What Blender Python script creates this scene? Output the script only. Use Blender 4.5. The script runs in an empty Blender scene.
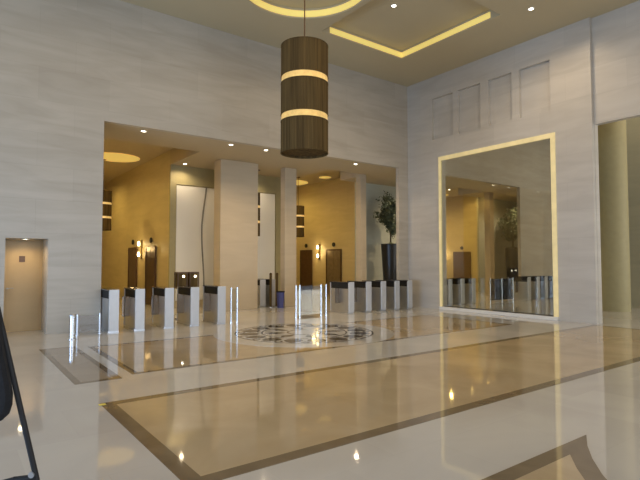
import bpy, bmesh, math, random
from mathutils import Vector, Matrix
random.seed(7)
C = bpy.context.scene
col = C.collection
R = math.radians

# ------------------------------------------------------------------ camera
cam_d = bpy.data.cameras.new('camera'); cam = bpy.data.objects.new('camera', cam_d); col.objects.link(cam)
cam_d.sensor_width = 36.0
cam_d.lens = 36.0 * 497.0 / 640.0
cam_d.clip_start = 0.05; cam_d.clip_end = 200
YAW = math.atan2(370, 497)
cam.location = (0, 0, 1.6)
cam.rotation_euler = (R(90) + math.atan(22 / 497), 0, -YAW)
C.camera = cam

# ------------------------------------------------------------------ colour, world, light
C.view_settings.view_transform = 'Standard'
C.view_settings.look = 'None'
C.view_settings.gamma = 1.0
C.view_settings.use_curve_mapping = False
C.view_settings.exposure = 0.47
w = bpy.data.worlds.new('world'); C.world = w; w.use_nodes = True
w.node_tree.nodes['Background'].inputs[0].default_value = (0.55, 0.72, 1.0, 1)
w.node_tree.nodes['Background'].inputs[1].default_value = 0.6

def area(name, loc, rot, sx, sy, power, color, spread=180):
    d = bpy.data.lights.new(name, 'AREA'); d.shape = 'RECTANGLE'; d.size = sx; d.size_y = sy
    d.energy = power; d.color = color; d.spread = R(spread)
    o = bpy.data.objects.new(name, d); o.location = loc; o.rotation_euler = rot; col.objects.link(o); return o
DAY = (0.66, 0.80, 1.0); WARM = (1.0, 0.66, 0.30); AMBER = (1.0, 0.60, 0.14)
# daylight through the entrance glazing behind the camera and the side window
area('entrance_daylight', (3, -6.6, 2.2), (R(90), 0, 0), 17, 4.2, 290, (0.80, 0.88, 1.0), 135)
area('side_window_daylight', (-8.4, 6.5, 1.5), (R(90), 0, R(-90)), 8.5, 2.4, 520, (0.48, 0.68, 1.0), 150)
# warm light of the ceiling coves over the hall
area('hall_cove_light', (5.5, 4.5, 7.95), (0, 0, 0), 12, 11, 240, (1.0, 0.73, 0.42))
area('ceiling_fill_light', (3, -3.6, 0.25), (R(180), 0, 0), 16, 4.0, 150, (1.0, 0.80, 0.52))  # added upward fill lamp behind the camera, brightens the ceiling
area('far_hall_fill_light', (20, 6, 7.9), (0, 0, 0), 8, 8, 200, (1.0, 0.78, 0.52))  # added overhead fill for the hall beyond, no cove there
area('far_hall_rear_fill', (22, -6.6, 3.0), (R(90), 0, 0), 13, 5.0, 650, (0.95, 0.92, 0.85))  # added lamp from behind to brighten the hall beyond the glazing

# ------------------------------------------------------------------ materials
def new_mat(name):
    m = bpy.data.materials.new(name); m.use_nodes = True
    nt = m.node_tree; return m, nt, nt.nodes['Principled BSDF']
def plain(name, c, rough=0.5, metal=0.0, spec=0.5, emit=None, es=0.0, var=0.06, vs=6.0):
    m, nt, b = new_mat(name)
    b.inputs['Roughness'].default_value = rough; b.inputs['Metallic'].default_value = metal
    b.inputs['Specular IOR Level'].default_value = spec
    n = nt.nodes.new('ShaderNodeTexNoise'); n.inputs['Scale'].default_value = vs; n.inputs['Detail'].default_value = 4
    tc = nt.nodes.new('ShaderNodeTexCoord'); nt.links.new(tc.outputs['Object'], n.inputs['Vector'])
    r = nt.nodes.new('ShaderNodeValToRGB')
    r.color_ramp.elements[0].position = 0.3; r.color_ramp.elements[1].position = 0.7
    r.color_ramp.elements[0].color = tuple(max(0, x * (1 - var)) for x in c) + (1,)
    r.color_ramp.elements[1].color = tuple(min(1, x * (1 + var)) for x in c) + (1,)
    nt.links.new(n.outputs['Fac'], r.inputs['Fac']); nt.links.new(r.outputs['Color'], b.inputs['Base Color'])
    if emit:
        b.inputs['Emission Color'].default_value = emit + (1,); b.inputs['Emission Strength'].default_value = es
    return m
def marble(name, c, c2, joint=None, axis='xz', bw=1.2, bh=0.6, rough=0.25, stretch=(0.5, 0.5, 3.0), spec=0.5, jd=0.90):
    """veined stone, with an optional slab joint pattern"""
    m, nt, b = new_mat(name); L = nt.links.new
    b.inputs['Roughness'].default_value = rough; b.inputs['Specular IOR Level'].default_value = spec
    tc = nt.nodes.new('ShaderNodeTexCoord'); mp = nt.nodes.new('ShaderNodeMapping'); mp.inputs['Scale'].default_value = stretch
    L(tc.outputs['Object'], mp.inputs['Vector'])
    n = nt.nodes.new('ShaderNodeTexNoise'); n.inputs['Scale'].default_value = 1.3; n.inputs['Detail'].default_value = 7; n.inputs['Distortion'].default_value = 0.8
    L(mp.outputs['Vector'], n.inputs['Vector'])
    r = nt.nodes.new('ShaderNodeValToRGB'); r.color_ramp.elements[0].position = 0.33; r.color_ramp.elements[1].position = 0.66
    r.color_ramp.elements[0].color = c2 + (1,); r.color_ramp.elements[1].color = c + (1,)
    L(n.outputs['Fac'], r.inputs['Fac']); out = r.outputs['Color']
    if joint:
        sp = nt.nodes.new('ShaderNodeSeparateXYZ'); cb = nt.nodes.new('ShaderNodeCombineXYZ'); L(tc.outputs['Object'], sp.inputs[0])
        L(sp.outputs[axis[0].upper()], cb.inputs[0]); L(sp.outputs[axis[1].upper()], cb.inputs[1])
        br = nt.nodes.new('ShaderNodeTexBrick'); br.inputs['Scale'].default_value = 1.0
        br.inputs['Brick Width'].default_value = bw; br.inputs['Row Height'].default_value = bh
        br.inputs['Mortar Size'].default_value = joint; br.inputs['Mortar Smooth'].default_value = 0.3
        br.inputs['Color1'].default_value = (1, 1, 1, 1); br.inputs['Color2'].default_value = (0.93, 0.93, 0.93, 1)
        br.inputs['Mortar'].default_value = (jd, jd, jd, 1)
        L(cb.outputs[0], br.inputs['Vector'])
        mx = nt.nodes.new('ShaderNodeMix'); mx.data_type = 'RGBA'; mx.blend_type = 'MULTIPLY'; mx.inputs[0].default_value = 1.0
        L(out, mx.inputs[6]); L(br.outputs['Color'], mx.inputs[7]); out = mx.outputs[2]
    L(out, b.inputs['Base Color'])
    return m
def glass(name, c=(0.9, 0.95, 0.93), tint=0.25, rough=0.02):
    m, nt, b = new_mat(name); nt.nodes.remove(b); L = nt.links.new
    o = nt.nodes['Material Output']
    t = nt.nodes.new('ShaderNodeBsdfTransparent'); t.inputs[0].default_value = c + (1,)
    g = nt.nodes.new('ShaderNodeBsdfGlossy'); g.inputs['Roughness'].default_value = rough
    f = nt.nodes.new('ShaderNodeFresnel'); f.inputs[0].default_value = 1.45
    a = nt.nodes.new('ShaderNodeMath'); a.operation = 'ADD'; a.inputs[1].default_value = tint; a.use_clamp = True
    L(f.outputs[0], a.inputs[0])
    mx = nt.nodes.new('ShaderNodeMixShader'); L(a.outputs[0], mx.inputs[0]); L(t.outputs[0], mx.inputs[1]); L(g.outputs[0], mx.inputs[2])
    L(mx.outputs[0], o.inputs[0]); return m
def emis(name, c, s):
    m, nt, b = new_mat(name); b.inputs['Base Color'].default_value = c + (1,)
    b.inputs['Emission Color'].default_value = c + (1,); b.inputs['Emission Strength'].default_value = s; return m

M = {}
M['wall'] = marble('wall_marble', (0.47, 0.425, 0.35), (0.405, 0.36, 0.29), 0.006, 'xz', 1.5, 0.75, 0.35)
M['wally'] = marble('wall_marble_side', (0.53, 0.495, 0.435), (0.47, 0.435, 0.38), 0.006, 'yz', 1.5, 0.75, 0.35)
M['stone'] = marble('pier_stone', (0.50, 0.41, 0.28), (0.46, 0.375, 0.255), None, rough=0.4)
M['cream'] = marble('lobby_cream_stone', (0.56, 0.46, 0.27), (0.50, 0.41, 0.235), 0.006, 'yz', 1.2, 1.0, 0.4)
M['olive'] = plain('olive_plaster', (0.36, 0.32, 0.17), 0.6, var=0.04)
M['green'] = marble('pale_green_stone', (0.40, 0.41, 0.33), (0.36, 0.37, 0.30), None, rough=0.35)
M['ceil'] = plain('ceiling_plaster', (0.47, 0.40, 0.255), 0.8, var=0.02, vs=0.7)
M['soff'] = plain('soffit_plaster', (0.50, 0.42, 0.28), 0.8, var=0.02)
M['floor'] = marble('floor_marble', (0.55, 0.545, 0.53), (0.49, 0.485, 0.475), 0.004, 'xy', 1.0, 1.0, 0.045, (0.6, 0.6, 0.6), 0.9, 0.93)
M['inlay'] = marble('beige_inlay', (0.50, 0.41, 0.275), (0.42, 0.335, 0.215), 0.003, 'xy', 0.9, 0.9, 0.045, (0.9, 0.9, 0.9), 0.9, 0.93)
M['border'] = marble('brown_border', (0.20, 0.158, 0.105), (0.155, 0.122, 0.08), None, rough=0.05, stretch=(2, 2, 2), spec=0.8)
M['greyinlay'] = marble('grey_brown_inlay', (0.33, 0.29, 0.24), (0.28, 0.245, 0.20), None, rough=0.05, stretch=(1, 1, 1), spec=0.9)
M['mosaic'] = plain('dark_mosaic', (0.035, 0.03, 0.028), 0.12, var=0.3, vs=14)
M['steel'] = plain('brushed_steel', (0.55, 0.56, 0.57), 0.34, 0.85, var=0.05)
M['chrome'] = plain('chrome', (0.60, 0.62, 0.64), 0.18, 1.0, var=0.02)
M['endp'] = plain('satin_end_panel', (0.56, 0.57, 0.58), 0.42, 0.35, var=0.03)
M['black'] = plain('black_glass', (0.03, 0.03, 0.035), 0.15, var=0.1)
M['pblack'] = plain('black_plastic', (0.006, 0.006, 0.007), 0.7, var=0.2)
M['fabric'] = plain('black_fabric', (0.007, 0.007, 0.008), 0.95, var=0.3, vs=60)
M['pot'] = plain('black_pot', (0.012, 0.012, 0.012), 0.35, var=0.2)
M['bronze'] = marble('bronze_mesh', (0.125, 0.082, 0.030), (0.050, 0.032, 0.012), None, rough=0.85, stretch=(9, 9, 0.25), spec=0.15)
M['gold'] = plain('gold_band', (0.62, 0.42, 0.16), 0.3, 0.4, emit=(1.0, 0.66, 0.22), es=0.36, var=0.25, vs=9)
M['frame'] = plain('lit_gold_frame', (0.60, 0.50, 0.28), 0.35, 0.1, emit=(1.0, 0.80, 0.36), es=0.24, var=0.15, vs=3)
M['sill'] = plain('white_sill', (0.70, 0.68, 0.62), 0.3, var=0.03)
M['door'] = plain('tan_door', (0.50, 0.38, 0.215), 0.5, var=0.06, vs=2)
M['dark_metal'] = plain('dark_bronze_door', (0.10, 0.055, 0.028), 0.35, 0.4, var=0.2)
M['grey_door'] = plain('steel_lift_door', (0.25, 0.20, 0.14), 0.3, 0.6, var=0.15)
M['leaf'] = plain('leaf', (0.085, 0.105, 0.055), 0.6, var=0.4, vs=5)
M['stem'] = plain('stem', (0.06, 0.045, 0.03), 0.8, var=0.3)
M['panelw'] = plain('pale_glass_panel', (0.82, 0.81, 0.74), 0.12, 0.0, 0.7, var=0.03, vs=0.6)
M['reflection_line'] = plain('grey_reflection', (0.20, 0.19, 0.16), 0.4)
M['glass'] = glass('gate_glass', (0.88, 0.90, 0.87), 0.02)
M['wglass'] = glass('window_glass', (0.93, 0.93, 0.88), 0.04, 0.03)
M['tglass'] = glass('tinted_glass', (0.66, 0.62, 0.56), 0.03)
M['lamp'] = emis('lamp_glow', (1.0, 0.92, 0.72), 9.0)
M['bulb'] = emis('sconce_glow', (1.0, 0.78, 0.38), 6.0)
M['cove'] = emis('cove_glow', (1.0, 0.77, 0.22), 0.30)
M['lglow'] = emis('lobby_painted_glow', (1.0, 0.74, 0.20), 0.28)
M['blue'] = plain('blue_plastic', (0.06, 0.07, 0.24), 0.4)
M['yellow'] = plain('yellow_tape', (0.75, 0.62, 0.10), 0.5)
M['white'] = plain('white_trim', (0.75, 0.74, 0.70), 0.4)

# ------------------------------------------------------------------ mesh helpers
class MB:
    def __init__(s): s.bm = bmesh.new()
    def box(s, x0, x1, y0, y1, z0, z1, bev=0.0):
        r = bmesh.ops.create_cube(s.bm, size=1.0)
        bmesh.ops.scale(s.bm, vec=(x1 - x0, y1 - y0, z1 - z0), verts=r['verts'])
        bmesh.ops.translate(s.bm, vec=((x0 + x1) / 2, (y0 + y1) / 2, (z0 + z1) / 2), verts=r['verts'])
        if bev:
            es = list({e for v in r['verts'] for e in v.link_edges})
            bmesh.ops.bevel(s.bm, geom=es, offset=bev, segments=2, affect='EDGES', profile=0.5)
        return s
    def cyl(s, x, y, z0, z1, r, r2=None, n=24):
        o = bmesh.ops.create_cone(s.bm, cap_ends=True, segments=n, radius1=r, radius2=r if r2 is None else r2, depth=z1 - z0)
        bmesh.ops.translate(s.bm, vec=(x, y, (z0 + z1) / 2), verts=o['verts']); return s
    def tube(s, a, b, r, n=12):
        a = Vector(a); b = Vector(b); d = b - a
        o = bmesh.ops.create_cone(s.bm, cap_ends=True, segments=n, radius1=r, radius2=r, depth=d.length)
        bmesh.ops.transform(s.bm, matrix=Matrix.Translation((a + b) / 2) @ d.to_track_quat('Z', 'Y').to_matrix().to_4x4(), verts=o['verts']); return s
    def lathe(s, prof, n=32, x=0, y=0):
        rings = []
        for (r, z) in prof:
            rings.append([s.bm.verts.new((x + r * math.cos(2 * math.pi * i / n), y + r * math.sin(2 * math.pi * i / n), z)) for i in range(n)])
        for a, b in zip(rings, rings[1:]):
            for i in range(n):
                s.bm.faces.new((a[i], a[(i + 1) % n], b[(i + 1) % n], b[i]))
        return s
    def sphere(s, x, y, z, r, sz=1.0):
        o = bmesh.ops.create_uvsphere(s.bm, u_segments=16, v_segments=10, radius=r)
        bmesh.ops.scale(s.bm, vec=(1, 1, sz), verts=o['verts']); bmesh.ops.translate(s.bm, vec=(x, y, z), verts=o['verts']); return s
    def poly(s, pts, z0, z1):
        """upright prism over an outline (counter-clockwise)"""
        lo = [s.bm.verts.new((p[0], p[1], z0)) for p in pts]; hi = [s.bm.verts.new((p[0], p[1], z1)) for p in pts]
        s.bm.faces.new(hi); s.bm.faces.new(lo[::-1]); n = len(pts)
        for i in range(n): s.bm.faces.new((lo[i], lo[(i + 1) % n], hi[(i + 1) % n], hi[i]))
        return s
    def ring(s, cx, cy, r0, r1, z0, z1, a0=0, a1=360, n=48):
        full = abs(a1 - a0) >= 360
        k = n if full else n + 1
        an = [R(a0 + (a1 - a0) * i / n) for i in range(k)]
        V = [[s.bm.verts.new((cx + r * math.cos(a), cy + r * math.sin(a), z)) for a in an] for (r, z) in ((r0, z0), (r1, z0), (r1, z1), (r0, z1))]
        for i in range(n):
            j = (i + 1) % k
            for q in range(4):
                A = V[q]; B = V[(q + 1) % 4]; s.bm.faces.new((A[i], A[j], B[j], B[i]))
        if not full:
            for i in (0, k - 1): s.bm.faces.new([V[q][i] for q in range(4)])
        return s
    def build(s, name, mat, parent=None, smooth=False):
        bmesh.ops.recalc_face_normals(s.bm, faces=s.bm.faces)
        me = bpy.data.meshes.new(name); s.bm.to_mesh(me); s.bm.free()
        me.materials.append(mat)
        if smooth:
            me.polygons.foreach_set('use_smooth', [True] * len(me.polygons))
            me.set_sharp_from_angle(angle=R(40))
        o = bpy.data.objects.new(name, me); col.objects.link(o)
        if parent: o.parent = parent
        return o
def empty(name, loc=(0, 0, 0), rz=0.0):
    o = bpy.data.objects.new(name, None); o.location = loc; o.rotation_euler = (0, 0, rz); o.empty_display_size = 0.2
    col.objects.link(o); return o
def tag(o, label=None, cat=None, group=None, kind=None):
    if label: o['label'] = label
    if cat: o['category'] = cat
    if group: o['group'] = group
    if kind: o['kind'] = kind
    return o
def st(o, label=None): return tag(o, label, None, None, 'structure')
def copy_tree(o, parent=None):
    c = o.copy(); col.objects.link(c)
    if parent: c.parent = parent
    for ch in list(o.children): copy_tree(ch, c)
    return c
def cells(mb, u0, u1, z0, z1, holes, put):
    """fills a wall rectangle with boxes, leaving the holes (u0,u1,z0,z1) open"""
    us = sorted({u0, u1, *[h[0] for h in holes], *[h[1] for h in holes]}); us = [u for u in us if u0 <= u <= u1]
    for a, b in zip(us, us[1:]):
        m = (a + b) / 2; hs = sorted([h for h in holes if h[0] < m < h[1]], key=lambda h: h[2]); z = z0
        for h in hs:
            if h[2] > z: put(a, b, z, h[2])
            z = h[3]
        if z < z1: put(a, b, z, z1)

# ================================================================== THE SETTING
H = 8.07; YA = 12.6; XB = 13.4; HP = 5.0
# ---- floor with its stone inlays
fl = MB().box(-8, 30, -6, 28, -0.2, 0).build('floor', M['floor'])
st(fl, 'polished pale marble floor with beige panels and brown borders')
def arc_pts(cx, cy, r, a0, a1, n=16): return [(cx + r * math.cos(R(a0 + (a1 - a0) * i / n)), cy + r * math.sin(R(a0 + (a1 - a0) * i / n))) for i in range(n + 1)]
E1 = 0.003; E2 = 0.0045
def framed(x0, x1, y0, y1, w, nm='stone_panel'):
    b = MB(); b.box(x0, x1, y0, y0 + w, 0, E1); b.box(x0, x1, y1 - w, y1, 0, E1); b.box(x0, x0 + w, y0 + w, y1 - w, 0, E1); b.box(x1 - w, x1, y0 + w, y1 - w, 0, E1)
    b.build('border_strip', M['border'], fl)
    return MB().box(x0 + w, x1 - w, y0 + w, y1 - w, 0, E1)
framed(1.40, 13.2, 3.42, 6.05, 0.145).build('stone_panel', M['inlay'], fl)
MX, MY = 6.52, 9.36
framed(2.13, 11.6, 7.33, 10.2, 0.10).build('stone_panel', M['inlay'], fl)
framed(1.35, 1.95, 7.17, 10.4, 0.09).build('stone_panel', M['greyinlay'], fl)
# corner panel with an arc side, bottom right of the view
cx3, cy3 = 6.22, -0.94
def panel3(r, ytop, x0):
    a_top = math.degrees(math.asin((ytop - cy3) / r))
    return [(x0, -3)] + arc_pts(cx3, cy3, r, 215, 180 - a_top, 20) + [(x0, ytop)]
MB().poly(panel3(3.53, 2.28, 1.0), 0, E1).build('border_strip', M['border'], fl)
MB().poly(panel3(3.69, 2.13, 1.2), 0, E2).build('stone_panel', M['inlay'], fl)
# round medallion
md = MB().ring(MX, MY, 0.0, 2.03, 0.0, E2, n=64).build('medallion_disc', M['floor'], fl)
mm = MB(); z0, z1 = 0.0, 0.006
mm.ring(MX, MY, 1.53, 1.57, z0, z1, n=64); mm.ring(MX, MY, 0.94, 0.98, z0, z1, n=48); mm.ring(MX, MY, 0.36, 0.40, z0, z1, n=32)
for k in range(16):
    a = 2 * math.pi * k / 16; c, s = math.cos(a), math.sin(a)
    def P(r, t): return (MX + r * math.cos(a + t / r), MY + r * math.sin(a + t / r))
    mm.poly([P(1.03, 0), P(1.08, 0.14), P(1.22, 0.21), P(1.38, 0.15), P(1.51, 0.0), P(1.38, -0.15), P(1.22, -0.21), P(1.08, -0.14)][::1], z0, z1)
    b = a + math.pi / 16
    mm.ring(MX + 1.42 * math.cos(b), MY + 1.42 * math.sin(b), 0.05, 0.09, z0, z1, n=12)
for k in range(8):
    a = 2 * math.pi * (k + 0.5) / 8
    def P(r, t): return (MX + r * math.cos(a) - t * math.sin(a), MY + r * math.sin(a) + t * math.cos(a))
    mm.poly([P(0.42, 0), P(0.6, -0.10), P(0.72, -0.12), P(0.92, 0), P(0.72, 0.12), P(0.6, 0.10)], z0, z1)
mm.build('medallion_pattern', M['mosaic'], fl)
tag(MB().box(1.38, 1.45, 5.96, 6.02, 0.003, 0.006).build('floor_tape', M['yellow']), 'small piece of yellow tape on the corner of the big beige floor panel', 'tape')

# ---- wall A, the wall with the wide portal (faces the camera)
wa = MB()
cells(wa, -8, 12.93 + 0.9, 0, 8.4, [(0.95, 1.77, -1, 2.12), (2.90, 12.93, -1, HP)], lambda a, b, c, d: wa.box(a, b, YA, YA + 0.15, c, d))
wa.box(-8, 0.95, YA + 0.15, 13.5, 0, HP); wa.box(1.77, 2.5, YA + 0.15, 13.5, 0, HP); wa.box(0.95, 1.77, YA + 0.15, 13.5, 2.12, HP)
st(wa.build('wall_back', M['wall']), 'pale stone-clad wall above and beside the wide turnstile portal')
wa2 = MB(); cells(wa2, 13.83, 30, 0, 8.4, [(14.1, 20.7, -1, HP)], lambda a, b, c, d: wa2.box(a, b, YA, YA + 0.15, c, d))
st(wa2.build('wall_back', M['wall']), 'stone wall of the hall beyond the gold-framed glazing')
# ---- door at the left
dr = empty('door_1', (0.95, 13.42, 0)); st(dr, 'tan flush door in a recess in the stone wall at the left')
MB().box(0.03, 0.79, 0, 0.05, 0.0, 2.09, 0.004).build('door_leaf', M['door'], dr)
fr = MB(); fr.box(0, 0.03, -0.02, 0.07, 0, 2.12); fr.box(0.79, 0.82, -0.02, 0.07, 0, 2.12); fr.box(0.03, 0.79, -0.02, 0.07, 2.09, 2.12); fr.build('door_frame', M['door'], dr)
MB().box(0.34, 0.46, -0.012, -0.002, 1.60, 1.74, 0.002).build('door_sign', M['dark_metal'], dr)
MB().cyl(0.12, -0.025, 0.98, 1.0, 0.03).tube((0.12, 0, 1.0), (0.12, -0.05, 1.0), 0.012).tube((0.12, -0.05, 1.0), (0.24, -0.05, 1.0), 0.01).build('door_handle', M['steel'], dr)
# ---- wall B with the gold framed glazing and four recessed panels
panels = [(7.18, 8.12), (8.37, 9.17), (9.47, 10.34), (10.54, 11.44)]
wb = MB()
win = (7.12, 11.12, 0.10, 5.15)
cells(wb, 6.07, YA, 0, 8.4, [win] + [(a, b, 5.85, 7.30) for a, b in panels], lambda a, b, c, d: wb.box(XB, XB + 0.11, a, b, c, d))
cells(wb, 6.07, YA, 0, 8.4, [win], lambda a, b, c, d: wb.box(XB + 0.11, XB + 0.3, a, b, c, d))
cells(wb, -6.0, 6.07, 0, 8.4, [(1.5, 6.06, -1, 5.22)], lambda a, b, c, d: wb.box(XB + 0.12, XB + 0.3, a, b, c, d))
st(wb.build('wall_right', M['wally']), 'pale stone wall with four recessed panels above the gold-framed glazing')
wi = empty('window_1', (XB, 9.12, 0)); st(wi, 'tall gold-framed glazed opening in the right stone wall')
f = MB(); fw = 0.13
f.box(-0.03, 0.05, -2.06, -2.06 + fw, 0.10, 5.2); f.box(-0.03, 0.05, 1.97, 2.04, 0.10, 5.2); f.box(-0.03, 0.05, -2.06 + fw, 1.97, 5.2 - fw, 5.2)
f.build('window_frame', M['frame'], wi)
MB().box(-0.06, 0.30, -2.06, 2.04, 0.0, 0.10, 0.004).build('window_sill', M['sill'], wi)
MB().box(0.02, 0.035, -2.06 + fw, 1.97, 0.10, 5.2 - fw).build('pane', M['wglass'], wi)
# ---- hidden sides of the hall
wl = MB(); cells(wl, -6, 12.6, 0, 8.4, [(-3, 11, 0.2, 4.8)], lambda a, b, c, d: wl.box(-8.3, -8, a, b, c, d)); st(wl.build('wall_left', M['wally']), 'stone wall with a wide daylight opening, left of the camera')
wf = MB(); cells(wf, -8.3, 30, 0, 8.4, [(-5.5, 11.5, 0.05, 5.2), (15.5, 28.5, 0.05, 5.6)], lambda a, b, c, d: wf.box(a, b, -6.3, -6, c, d)); st(wf.build('wall_front', M['wall']), 'entrance wall behind the camera with a wide daylight opening')  # second opening made for the added far-hall lamp
st(MB().box(30, 30.3, -6.3, 28, 0, 8.4).build('wall_far_right', M['wally']), 'end wall of the hall beyond')
# ---- ceiling with the coffer and the ring
ce = MB(); ce.box(-8, 13.7, -6, 12.6, H, 8.6); ce = ce.build('ceiling', M['ceil']); st(ce, 'beige plaster ceiling with a square coffer and a round recess')
CO = (8.2, 11.4, 7.4, 10.95)
def cutter(mb):
    o = mb.build('cut', M['ceil']); md_ = ce.modifiers.new('b', 'BOOLEAN'); md_.operation = 'DIFFERENCE'; md_.object = o; md_.solver = 'EXACT'; return o
cut1 = cutter(MB().box(CO[0], CO[1], CO[2], CO[3], 7.8, H + 0.27)); cut2 = cutter(MB().cyl(MX, MY, 7.8, H + 0.27, 1.55, n=64))
bpy.context.view_layer.update()
dg = bpy.context.evaluated_depsgraph_get(); me = bpy.data.meshes.new_from_object(ce.evaluated_get(dg))
ce.modifiers.clear(); ce.data = me
for o in (cut1, cut2): bpy.data.objects.remove(o)
cv = MB(); t = 0.02
cv.box(CO[0] + 0.3, CO[1] - t, CO[3] - t, CO[3], H + 0.04, H + 0.20); cv.box(CO[1] - t, CO[1], CO[2] + 0.3, CO[3] - t, H + 0.04, H + 0.20)
cv = cv.build('cove_or_painted_glow', M['cove']); tag(cv, 'glowing yellow strip light round the square ceiling coffer', 'cove light')
cr = MB().ring(MX, MY, 1.52, 1.55, H + 0.04, H + 0.20, n=64).build('cove_or_painted_glow', M['cove']); tag(cr, 'glowing yellow ring light in the round ceiling recess above the pendant', 'cove light')
st(MB().box(13.7, 30, -6, 12.6, H, 8.6).build('ceiling', M['ceil']), 'ceiling of the hall beyond the glazing')
# ---- portal soffit and lobby ceilings
so = MB(); so.box(2.0, 30, 12.75, 14.4, HP, 5.52)
so.box(6.1, 11.1, 14.4, 17.0, HP, 5.52); so.box(12.97, 18.5, 14.4, 16.0, HP, 5.52); so.box(20.7, 30, 14.4, 16.0, HP, 5.52)
st(so.build('ceiling', M['soff']), 'low soffit over the turnstiles with small downlights')
st(MB().box(0, 30, 14.4, 28, 5.52, 5.7).build('ceiling', M['soff']), 'raised ceiling of the lift lobbies')
# ---- stone cores between the lift lobbies
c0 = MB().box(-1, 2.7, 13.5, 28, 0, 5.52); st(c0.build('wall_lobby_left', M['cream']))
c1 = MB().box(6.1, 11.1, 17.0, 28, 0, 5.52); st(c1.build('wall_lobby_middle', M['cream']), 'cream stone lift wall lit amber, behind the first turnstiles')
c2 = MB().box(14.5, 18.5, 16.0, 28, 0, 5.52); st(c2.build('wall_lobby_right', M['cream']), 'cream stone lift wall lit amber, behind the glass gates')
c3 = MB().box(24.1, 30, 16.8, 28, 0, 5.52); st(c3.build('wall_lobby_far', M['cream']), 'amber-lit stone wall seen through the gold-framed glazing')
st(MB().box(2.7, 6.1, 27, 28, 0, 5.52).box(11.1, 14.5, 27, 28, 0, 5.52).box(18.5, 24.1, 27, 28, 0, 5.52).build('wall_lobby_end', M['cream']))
st(MB().box(13.75, 18.5, 15.9, 16.0, 0, HP).build('wall_niche', M['green']), 'pale green-grey stone wall of the niche behind the potted tree')
st(MB().box(22.2, 30, 15.9, 16.0, 0, HP).build('wall_niche', M['green']), 'pale green-grey niche wall beyond the glazing')
# facing strip round the pale panel
cf = MB(); cf.box(6.1, 11.1, 16.93, 17.0, 4.33, HP); cf.box(10.4, 11.1, 16.93, 17.0, 0, 4.33); cf.box(6.1, 6.32, 16.93, 17.0, 0, 4.33)
st(cf.build('trim_1', M['olive']), 'olive surround of the tall pale glass panels')
# piers
def pier(x0, x1, y0, y1, label):
    o = MB().box(x0, x1, y0, y1, 0, HP, 0.012); o = o.build('column', M['stone']); st(o, label); return o
pier(7.09, 8.50, 15.0, 15.5, 'broad square stone column between the two lift lobbies')
pier(9.60, 10.10, 15.0, 15.3, 'slim square stone pier left of the lit second lobby')
pier(12.69, 12.97, 14.4, 14.7, 'slim stone pier beside the potted tree niche')
pier(21.00, 21.35, 14.4, 14.7, 'slim stone pier beyond the glazing')
# recess seen through the opening at the far right
st(MB().box(19.3, 20.0, 6.3, 10.0, 0, 8.07).build('wall_side_hall', M['green']), 'greenish wall seen through the opening at the right edge')
co_ = MB().cyl(17.6, 7.35, 0, H, 0.42, n=32).build('column', M['olive'], smooth=True); st(co_, 'round olive column beyond the opening at the right edge')

# ================================================================== THINGS
# ---- pale panels behind the column
def pale(x0, x1, label, reflection_line=None):
    t_ = empty('mirror_panel', ((x0 + x1) / 2, 16.99, 0)); tag(t_, label, 'glass panel', 'pale panels on the wall between the lobbies')
    h = (x1 - x0) / 2
    MB().box(-h, h, -0.035, 0.0, 0.25, 4.30, 0.003).build('panel', M['panelw'], t_)
    if reflection_line:  # reflected dark curve modelled as a thin grey strip
        b = MB(); pts = [(reflection_line + 0.05 * math.sin(z * 1.5 + 0.6) + (0.06 if z > 3 else 0.0) * (z - 3), z) for z in [0.25 + i * 0.135 for i in range(31)]]
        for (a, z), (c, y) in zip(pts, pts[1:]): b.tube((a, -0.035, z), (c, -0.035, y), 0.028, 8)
        b.build('reflection_line', M['reflection_line'], t_)
    return t_
pale(6.34, 8.30, 'pale glossy glass panel left of the broad column, with a wavy grey reflection drawn on it', 0.02)
pale(8.34, 10.38, 'pale glossy glass panel in the gap right of the broad column')

# ---- lifts with sconce on each lobby wall
def lift(x, y, label, m, wd=1.02):
    t_ = empty('lift_door', (x - 0.02, y, 0)); tag(t_, label, 'lift door')
    b = MB(); b.box(-0.05, 0.0, -wd / 2 - 0.06, -wd / 2, 0, 2.2); b.box(-0.05, 0.0, wd / 2, wd / 2 + 0.06, 0, 2.2); b.box(-0.05, 0.0, -wd / 2, wd / 2, 2.14, 2.2); b.build('door_surround', M['dark_metal'], t_)
    for s in (-1, 1):
        MB().box(-0.03, -0.005, min(0.004 * s, s * wd / 2), max(0.004 * s, s * wd / 2), 0.0, 2.14).build('door_panel', m, t_)
    q = MB(); q.tube((-0.004, 0, 2.42), (-0.045, 0, 2.42), 0.10, 20); q.build('indicator', M['pblack'], t_)
    return t_
def sconce(x, y, label):
    t_ = empty('wall_sconce', (x, y, 1.72)); tag(t_, label, 'wall light')
    MB().box(-0.04, -0.002, -0.06, 0.06, 0.0, 0.75, 0.006).build('back_plate', M['bronze'], t_)
    for z in (0.16, 0.58):
        a = MB().tube((-0.02, 0, z), (-0.12, 0, z), 0.012).build('arm', M['bronze'], t_)
        MB().lathe([(0.015, z - 0.07), (0.045, z - 0.06), (0.052, z + 0.02), (0.035, z + 0.11), (0.0, z + 0.12)], 16, -0.13, 0).build('lamp_shade', M['bulb'], t_, True)
    d = bpy.data.lights.new('sconce_lamp', 'POINT'); d.energy = 8; d.color = (1, 0.70, 0.30); d.shadow_soft_size = 0.08
    l = bpy.data.objects.new('sconce_lamp', d); l.location = (-0.35, 0, 0.4); l.parent = t_; col.objects.link(l)
lift(6.1, 21.1, 'far dark lift door left of the wall light in the left lobby', M['dark_metal'])
lift(6.1, 18.8, 'near dark lift door right of the wall light in the left lobby', M['dark_metal'])
sconce(6.1, 20.0, 'glowing wall light between the two dark lift doors of the left lobby')
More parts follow.
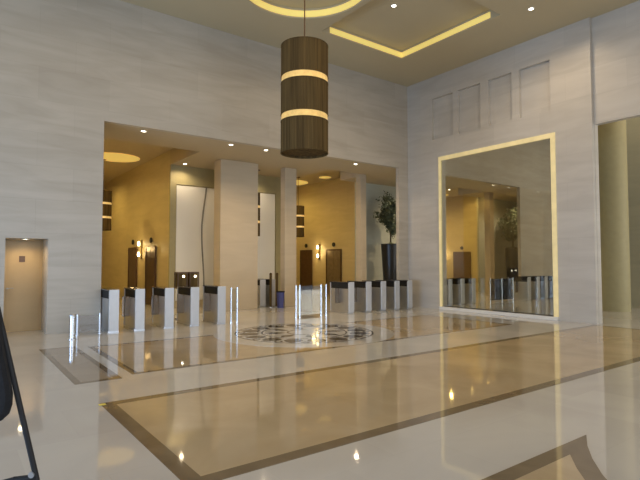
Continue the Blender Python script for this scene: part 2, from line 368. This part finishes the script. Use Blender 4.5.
lift(14.5, 20.6, 'narrow brown lift door left of the wall light behind the glass gates', M['dark_metal'], 0.9)
lift(14.5, 18.35, 'wider grey lift door right of the wall light behind the glass gates', M['grey_door'])
sconce(14.5, 19.5, 'glowing wall light between brown and grey lift doors behind the glass gates')
lift(24.1, 18.4, 'brown lift door seen through the gold-framed glazing', M['dark_metal'], 1.1)
sconce(24.1, 19.75, 'glowing wall light seen at the left edge of the gold-framed glazing')

# ---- cylinder pendants
def pendant(x, y, zb, zt, r, ztop, label, big=False, n=40):
    t_ = empty('pendant_lamp', (x, y, zb)); tag(t_, label, 'pendant lamp')
    Ht = zt - zb; bh = Ht * 0.056; seg = (Ht - 2 * bh) / 3
    for k in range(3):
        z0 = k * (seg + bh); b = MB(); N = n * (2 if big else 1)
        prof = [(r, z0), (r, z0 + seg)]
        vs = []
        for i in range(N * 2):                       # fine vertical pleats of the mesh shade
            rr = r * (1.0 if i % 2 else 0.985); a = math.pi * i / N
            vs.append((b.bm.verts.new((rr * math.cos(a), rr * math.sin(a), z0)), b.bm.verts.new((rr * math.cos(a), rr * math.sin(a), z0 + seg))))
        for i in range(N * 2):
            p, q = vs[i], vs[(i + 1) % (N * 2)]; b.bm.faces.new((p[0], q[0], q[1], p[1]))
        b.ring(0, 0, r * 0.96, r * 1.01, z0, z0 + 0.02, n=n); b.ring(0, 0, r * 0.96, r * 1.01, z0 + seg - 0.02, z0 + seg, n=n)
        b.build('lamp_shade', M['bronze'], t_)
        if k < 2: MB().ring(0, 0, r * 0.90, r * 0.975, z0 + seg, z0 + seg + bh, n=n).build('gold_band', M['gold'], t_)
    MB().cyl(0, 0, 0.05, 0.07, r * 0.955, n=n).build('bottom_plate', M['bronze'], t_)
    MB().cyl(0, 0, Ht - 0.04, Ht - 0.02, r * 0.955, n=n).build('top_plate', M['bronze'], t_)
    MB().cyl(0, 0, Ht - 0.02, ztop - zb - 0.001, 0.016 if big else 0.01, n=10).build('rod', M['dark_metal'], t_)
    MB().cyl(0, 0, ztop - zb - 0.03, ztop - zb - 0.001, 0.09, n=20).build('ceiling_rose', M['dark_metal'], t_)
    return t_
pendant(6.52, 9.36, 4.10, 6.62, 0.55, H + 0.27, 'large bronze cylinder pendant with two gold bands hanging in the middle of the hall', True)
pendant(4.62, 20.0, 2.8, 4.3, 0.30, 5.52, 'small three-tier pendant in the left lobby, half behind the stone wall edge')
pendant(12.82, 18.9, 2.75, 4.17, 0.28, 5.52, 'small three-tier pendant in the lobby behind the glass gates, beside the slim pier')
pendant(9.05, 16.0, 2.55, 4.15, 0.09, HP, 'slim pendant hanging beside the right edge of the broad column')

# ---- emissive discs painting the lit patches of the lobby ceilings
for (x, y, rr, lab) in ((4.9, 19.4, 0.85, 'round amber disc painting the lit patch on the left lobby ceiling'), (13.4, 20.4, 0.85, 'large round amber disc painting a lit patch on the ceiling of the lobby behind the glass gates'),
                     (13.85, 18.2, 0.28, 'small round amber disc painting a lit patch on the ceiling of the lobby behind the glass gates'), (22.8, 19.2, 0.7, 'round amber disc painting a lit patch on the far lobby ceiling beyond the glazing')):
    tag(MB().lathe([(0, 5.50), (rr * 0.97, 5.50), (rr, 5.505), (rr, 5.518), (0, 5.518)], 40, x, y).build('cove_or_painted_glow', M['lglow']), lab, 'cove light')  # disc painting a lit patch, not a cove light

# ---- downlights
def downlight(x, y, z, label, e=95, lc=(1.0, 0.76, 0.48), ang=150, soft=0.05):
    t_ = empty('downlight', (x, y, z)); tag(t_, label, 'downlight')
    MB().ring(0, 0, 0.055, 0.085, -0.012, -0.001, n=24).build('trim_ring', M['white'], t_)
    MB().cyl(0, 0, -0.009, -0.001, 0.055, n=20).build('lens', M['lamp'], t_)
    d = bpy.data.lights.new('downlight_lamp', 'SPOT'); d.energy = e; d.color = lc; d.spot_size = R(ang); d.spot_blend = 0.7; d.shadow_soft_size = soft
    l = bpy.data.objects.new('downlight_lamp', d); l.location = (0, 0, -0.03); l.parent = t_; col.objects.link(l)
downlight(1.36, 12.95, 2.12, 'small downlight in the recess of the tan door', 16, (1.0, 0.72, 0.38), 160)
downlight(3.95, 12.98, HP, 'first downlight in the low soffit, above the leftmost turnstiles')
downlight(6.45, 12.98, HP, 'second downlight in the low soffit, left of the big pendant bottom')
downlight(7.62, 12.98, HP, 'third downlight in the low soffit, just left of the big pendant')
downlight(11.20, 12.98, HP, 'downlight in the low soffit right of the big pendant')
downlight(6.45, 16.5, HP, 'small downlight above the pale panel left of the broad column', 45)
downlight(9.1, 16.3, HP, 'small downlight above the pale panel right of the broad column', 60)
downlight(16.3, 13.6, HP, 'left soffit downlight seen through the gold-framed glazing', 260)
downlight(23.4, 14.1, HP, 'right one of two soffit downlights, added to light the niche beyond the glazing', 260)  # extra lamp put in to brighten the far niche
downlight(15.2, 14.0, HP, 'small downlight over the potted tree in the niche', 70)
downlight(9.20, 9.10, H + 0.27, 'bright downlight in the square ceiling coffer', 120)
downlight(11.75, 6.75, H, 'downlight at the top edge of the view right of the coffer', 120)

for (xs, lab) in (((3.45, 3.6, 4.4), 'left lobby'), ((11.38, 12.75, 13.6), 'lobby behind the glass gates'), ((21.6, 21.6, 21.6), 'far lobby beyond the glazing')):
    for x, y, w_ in zip(xs, (17.3, 20.6, 23.5), ('nearest', 'middle', 'farthest')):
        downlight(x, y, 5.52, '%s of three ceiling downlights of the %s' % (w_, lab), 260 if lab[0] == 'f' else 175, (1.0, 0.70, 0.21), 165, 0.06)
# ---- turnstiles
def turnstile(loc, label, group):
    t_ = empty('turnstile', loc); tag(t_, label, 'turnstile', group)
    w_ = 0.11; L_ = 0.92; h = 0.97
    MB().box(-w_ + 0.012, w_ - 0.012, 0.02, L_ - 0.02, 0.04, h - 0.21, 0.006).build('body', M['steel'], t_)
    MB().box(-w_ - 0.01, w_ + 0.01, 0.01, L_ - 0.01, 0.0, 0.04).build('base_plate', M['steel'], t_)
    MB().box(-w_, w_, -0.026, 0.02, 0.04, h + 0.002, 0.008).build('front_panel', M['endp'], t_)
    MB().box(-w_, w_, L_ - 0.02, L_ + 0.012, 0.04, h - 0.02, 0.008).build('rear_panel', M['endp'], t_)
    MB().box(-w_ + 0.02, w_ - 0.02, 0.02, L_ - 0.02, h - 0.21, h - 0.03).build('sensor_glass', M['pblack'], t_)
    MB().box(-w_ - 0.008, w_ + 0.008, -0.016, L_ + 0.016, h - 0.03, h, 0.006).build('top_cap', M['black'], t_)
    MB().box(-w_ - 0.17, -w_ + 0.012, L_ / 2 - 0.008, L_ / 2 + 0.008, 0.30, 0.78, 0.003).build('flap', M['tglass'], t_)
    MB().box(-0.045, 0.045, 0.12, 0.26, h, h + 0.004).build('card_reader', M['black'], t_)
    return t_
words = ['first', 'second', 'third', 'fourth', 'fifth']
base = None
for k, x in enumerate((3.02, 3.60, 4.30, 4.95, 5.68)):
    loc = (x, 11.90, 0)
    lab = '%s steel turnstile from the left in the left row under the portal' % words[k]
    if base is None: base = turnstile(loc, lab, 'turnstiles of the left row')
    else:
        c = copy_tree(base); c.location = loc; tag(c, lab, 'turnstile', 'turnstiles of the left row')
for k, x in enumerate((10.07, 10.80, 11.45, 12.08, 12.70)):
    c = copy_tree(base); c.location = (x, 11.90, 0)
    tag(c, '%s steel turnstile from the left in the right row, beside the potted tree' % words[k], 'turnstile', 'turnstiles of the right row')
for k, x in enumerate((14.85, 15.56, 16.25)):
    c = copy_tree(base); c.location = (x, 11.90, 0)
    tag(c, '%s turnstile from the left seen through the gold-framed glazing' % words[k], 'turnstile', 'turnstiles seen through the glazing')
for k, x in enumerate((19.6, 20.3, 20.95, 21.6)):
    c = copy_tree(base); c.location = (x, 11.58, 0)
    tag(c, '%s of four close-set turnstiles behind the right part of the glazing' % words[k], 'turnstile', 'turnstiles seen through the glazing')

for ch in list(base.children):
    if ch.name.startswith('flap'): bpy.data.objects.remove(ch)
# ---- glass gates and low barriers
def gate(x0, x1, y, posts, h, label, pm='chrome', gm='glass', nm='glass_barrier', r=0.022):
    t_ = empty(nm, ((x0 + x1) / 2, y, 0)); tag(t_, label, 'glass barrier'); cx = (x0 + x1) / 2
    for p in posts:
        po = MB().cyl(p - cx, 0, 0.01, h, r, n=18).build('post', M[pm], t_, True)
        MB().cyl(p - cx, 0, 0.0, 0.015, r * 2, n=18).build('foot', M[pm], po, True)
    for a, b in zip(posts, posts[1:]):
        MB().box(a - cx + r, b - cx - r, -0.006, 0.006, 0.06, h - 0.03).build('glass', M[gm], t_)
    return t_
gate(5.98, 6.16, 11.95, (5.98, 6.16), 0.93, 'narrow glass gate with two thin posts right of the left turnstile row')
gate(8.04, 9.13, 11.95, (8.04, 8.17, 8.94, 9.13), 0.93, 'clear glass barrier with thin chrome posts left of the right turnstile row')
gate(16.8, 19.2, 11.95, (17.4, 18.2, 19.0), 0.95, 'glass barrier between the turnstiles seen through the gold-framed glazing')
gate(2.28, 2.74, 11.95, (2.28, 2.74), 0.45, 'low tinted glass barrier against the stone wall left of the turnstiles', 'steel', 'tglass')
t_ = empty('bollard', (2.08, 11.40, 0)); tag(t_, 'short shiny chrome bollard standing left of the turnstiles', 'bollard')
MB().cyl(0, 0, 0.0, 0.45, 0.055, n=28).build('post', M['chrome'], t_, True)
MB().lathe([(0.06, 0.45), (0.062, 0.50), (0.05, 0.52), (0.0, 0.525)], 28).build('cap', M['steel'], t_, True)
MB().cyl(0, 0, 0.0, 0.012, 0.085, n=28).build('foot', M['steel'], t_, True)

# ---- bronze lanterns, sign post and blue bin behind the turnstiles
def lantern(x, y, label):
    t_ = empty('box_lantern', (x, y, 0)); tag(t_, label, 'lantern', 'box lanterns behind the left turnstiles')
    MB().box(-0.12, 0.12, -0.12, 0.12, 0, 0.03, 0.004).build('base', M['dark_metal'], t_)
    MB().cyl(0, 0, 0.03, 0.86, 0.025).build('pole', M['dark_metal'], t_)
    b = MB().box(-0.14, 0.14, -0.14, 0.14, 0.86, 0.90, 0.004).box(-0.14, 0.14, -0.14, 0.14, 1.28, 1.32, 0.004)
    for sx in (-0.13, 0.13):
        for sy in (-0.13, 0.13): b.box(sx - 0.012, sx + 0.012, sy - 0.012, sy + 0.012, 0.90, 1.28)
    b.build('frame', M['dark_metal'], t_)
    MB().box(-0.115, 0.115, -0.115, 0.115, 0.90, 1.28).build('mesh_panel', M['bronze'], t_)
    MB().tube((0.03, -0.1155, 1.20), (0.03, -0.135, 1.20), 0.028).build('bulb', M['lamp'], t_)
lantern(5.22, 13.55, 'left one of two dark bronze box lanterns behind the left turnstiles')
lantern(5.56, 13.55, 'right one of two dark bronze box lanterns behind the left turnstiles')
for k, x in enumerate((9.02, 9.42)):
    c = copy_tree(base); c.location = (x, 15.55, 0)
    tag(c, '%s of two distant turnstiles between the broad column and the slim pier' % ('left', 'right')[k], 'turnstile', 'distant turnstiles by the pale panel')
t_ = empty('waste_bin', (9.33, 14.85, 0)); tag(t_, 'small blue bin on the lobby floor near the glass barrier', 'bin')
MB().lathe([(0.0, 0.0), (0.11, 0.0), (0.14, 0.55), (0.125, 0.55), (0.10, 0.03), (0.0, 0.03)], 24).build('body', M['blue'], t_, True)
MB().ring(0, 0, 0.12, 0.15, 0.54, 0.58, n=24).build('rim', M['pblack'], t_)
MB().cyl(0, 0, 0.55, 0.565, 0.12).build('lid', M['pblack'], t_)
for k, x in enumerate((9.14, 9.40)):
    t_ = empty('barrier_post', (x, 15.2, 0)); tag(t_, '%s slim dark barrier post behind the blue bin' % ('left' if k == 0 else 'right'), 'post')
    MB().cyl(0, 0, 0.0, 0.02, 0.10, n=24).build('foot', M['steel'], t_, True)
    MB().cyl(0, 0, 0.02, 1.15, 0.045).build('pole', M['bronze'], t_, True)
    MB().sphere(0, 0, 1.17, 0.05).build('cap', M['bronze'], t_, True)

# ---- potted trees in tall black vases
def tree(x, y, label, seed):
    rnd = random.Random(seed)
    t_ = empty('potted_tree', (x, y, 0)); tag(t_, label, 'potted tree')
    MB().lathe([(0.0, 0.0), (0.24, 0.0), (0.27, 0.05), (0.36, 1.6), (0.40, 2.30), (0.41, 2.36), (0.36, 2.36), (0.34, 2.25), (0.0, 2.25)], 36).build('pot', M['pot'], t_, True)
    MB().lathe([(0.335, 2.25), (0.2, 2.36), (0.0, 2.44)], 20).build('moss', M['leaf'], t_)
    tr = MB(); tips = []
    tr.tube((0, 0, 2.25), (0.02, 0, 2.9), 0.035, 8)
    for k in range(34):
        a = rnd.uniform(0, 2 * math.pi); r = rnd.uniform(0.15, 0.66); z = rnd.uniform(2.95, 4.35)
        r *= 1.0 - 0.35 * abs(z - 3.5) / 0.9
        p = Vector((r * math.cos(a), r * math.sin(a), z)); q = Vector((0.02, 0, rnd.uniform(2.6, 3.3)))
        tr.tube(q, p, 0.012, 6); tips.append((q, p))
    tr.build('branches', M['stem'], t_)
    lf = MB()
    for q, p in tips:
        for j in range(95):
            s = q.lerp(p, rnd.uniform(0.45, 1.08)) + Vector((rnd.gauss(0, 0.075), rnd.gauss(0, 0.075), rnd.gauss(0, 0.09)))
            d = Vector((rnd.gauss(0, 1), rnd.gauss(0, 1), rnd.gauss(0.3, 1))).normalized(); ln = rnd.uniform(0.10, 0.19)
            n = d.cross(Vector((rnd.gauss(0, 1), rnd.gauss(0, 1), rnd.gauss(0, 1)))).normalized() * ln * 0.22
            u = d.cross(n).normalized() * ln * 0.08
            vs = [lf.bm.verts.new(v) for v in (s, s + d * ln * 0.5 + n + u, s + d * ln, s + d * ln * 0.5 - n + u)]
            lf.bm.faces.new(vs)
    lf.build('foliage', M['leaf'], t_)
    return t_
tree(14.87, 15.0, 'dark leafy tree in a tall black vase in the niche right of the lobby', 3)
tree(23.9, 15.0, 'dark tree in a black vase seen through the gold-framed glazing', 5)

# ---- black easel stand at the left edge, close to the camera
t_ = empty('display_easel', (0.180, 2.36, 0), -YAW); tag(t_, 'black tubular folding stand with a rounded black cover, cut by the left edge', 'stand')
def lg(a, b): MB().tube(a, b, 0.0105).build('leg', M['pblack'], t_)
lg((-0.028, 0.0, 1.42), (0.34, 0.0, 0.0)); lg((-0.42, 0.0, 1.42), (-0.79, 0.0, 0.0)); lg((-0.22, 0.02, 1.40), (-0.22, 0.55, 0.0))
MB().tube((0.145, 0, 0.752), (0.06, 0, 0.742), 0.012).tube((0.06, 0, 0.742), (-0.02, 0, 0.72), 0.012).tube((-0.02, 0, 0.72), (-0.60, 0, 0.72), 0.012).build('crossbar', M['pblack'], t_)
MB().tube((0.132, -0.014, 0.765), (0.132, 0.016, 0.765), 0.012).build('clamp', M['steel'], t_)
MB().tube((-0.03, 0, 1.42), (-0.42, 0, 1.42), 0.014).build('top_rail', M['pblack'], t_)
bd = MB()
rt = [(0.0, 1.39), (0.012, 1.286), (0.040, 1.165), (0.056, 1.085), (0.055, 1.04), (0.044, 1.005), (0.018, 0.980), (-0.03, 0.968)]
pts = rt + [(-0.44 - x, z) for x, z in rt[::-1]]
def rim(y, k): return [bd.bm.verts.new((-0.22 + (x + 0.22) * k, y, 1.18 + (z - 1.18) * k)) for x, z in pts]
R4 = [rim(-0.045, 0.95), rim(-0.035, 1.0), rim(-0.018, 1.0), rim(-0.012, 0.97)]
bd.bm.faces.new(R4[0]); bd.bm.faces.new(R4[3][::-1])
for A, B in zip(R4, R4[1:]):
    for i in range(len(pts)): bd.bm.faces.new((A[i], B[i], B[(i + 1) % len(pts)], A[(i + 1) % len(pts)]))
bd.build('cover', M['fabric'], t_)
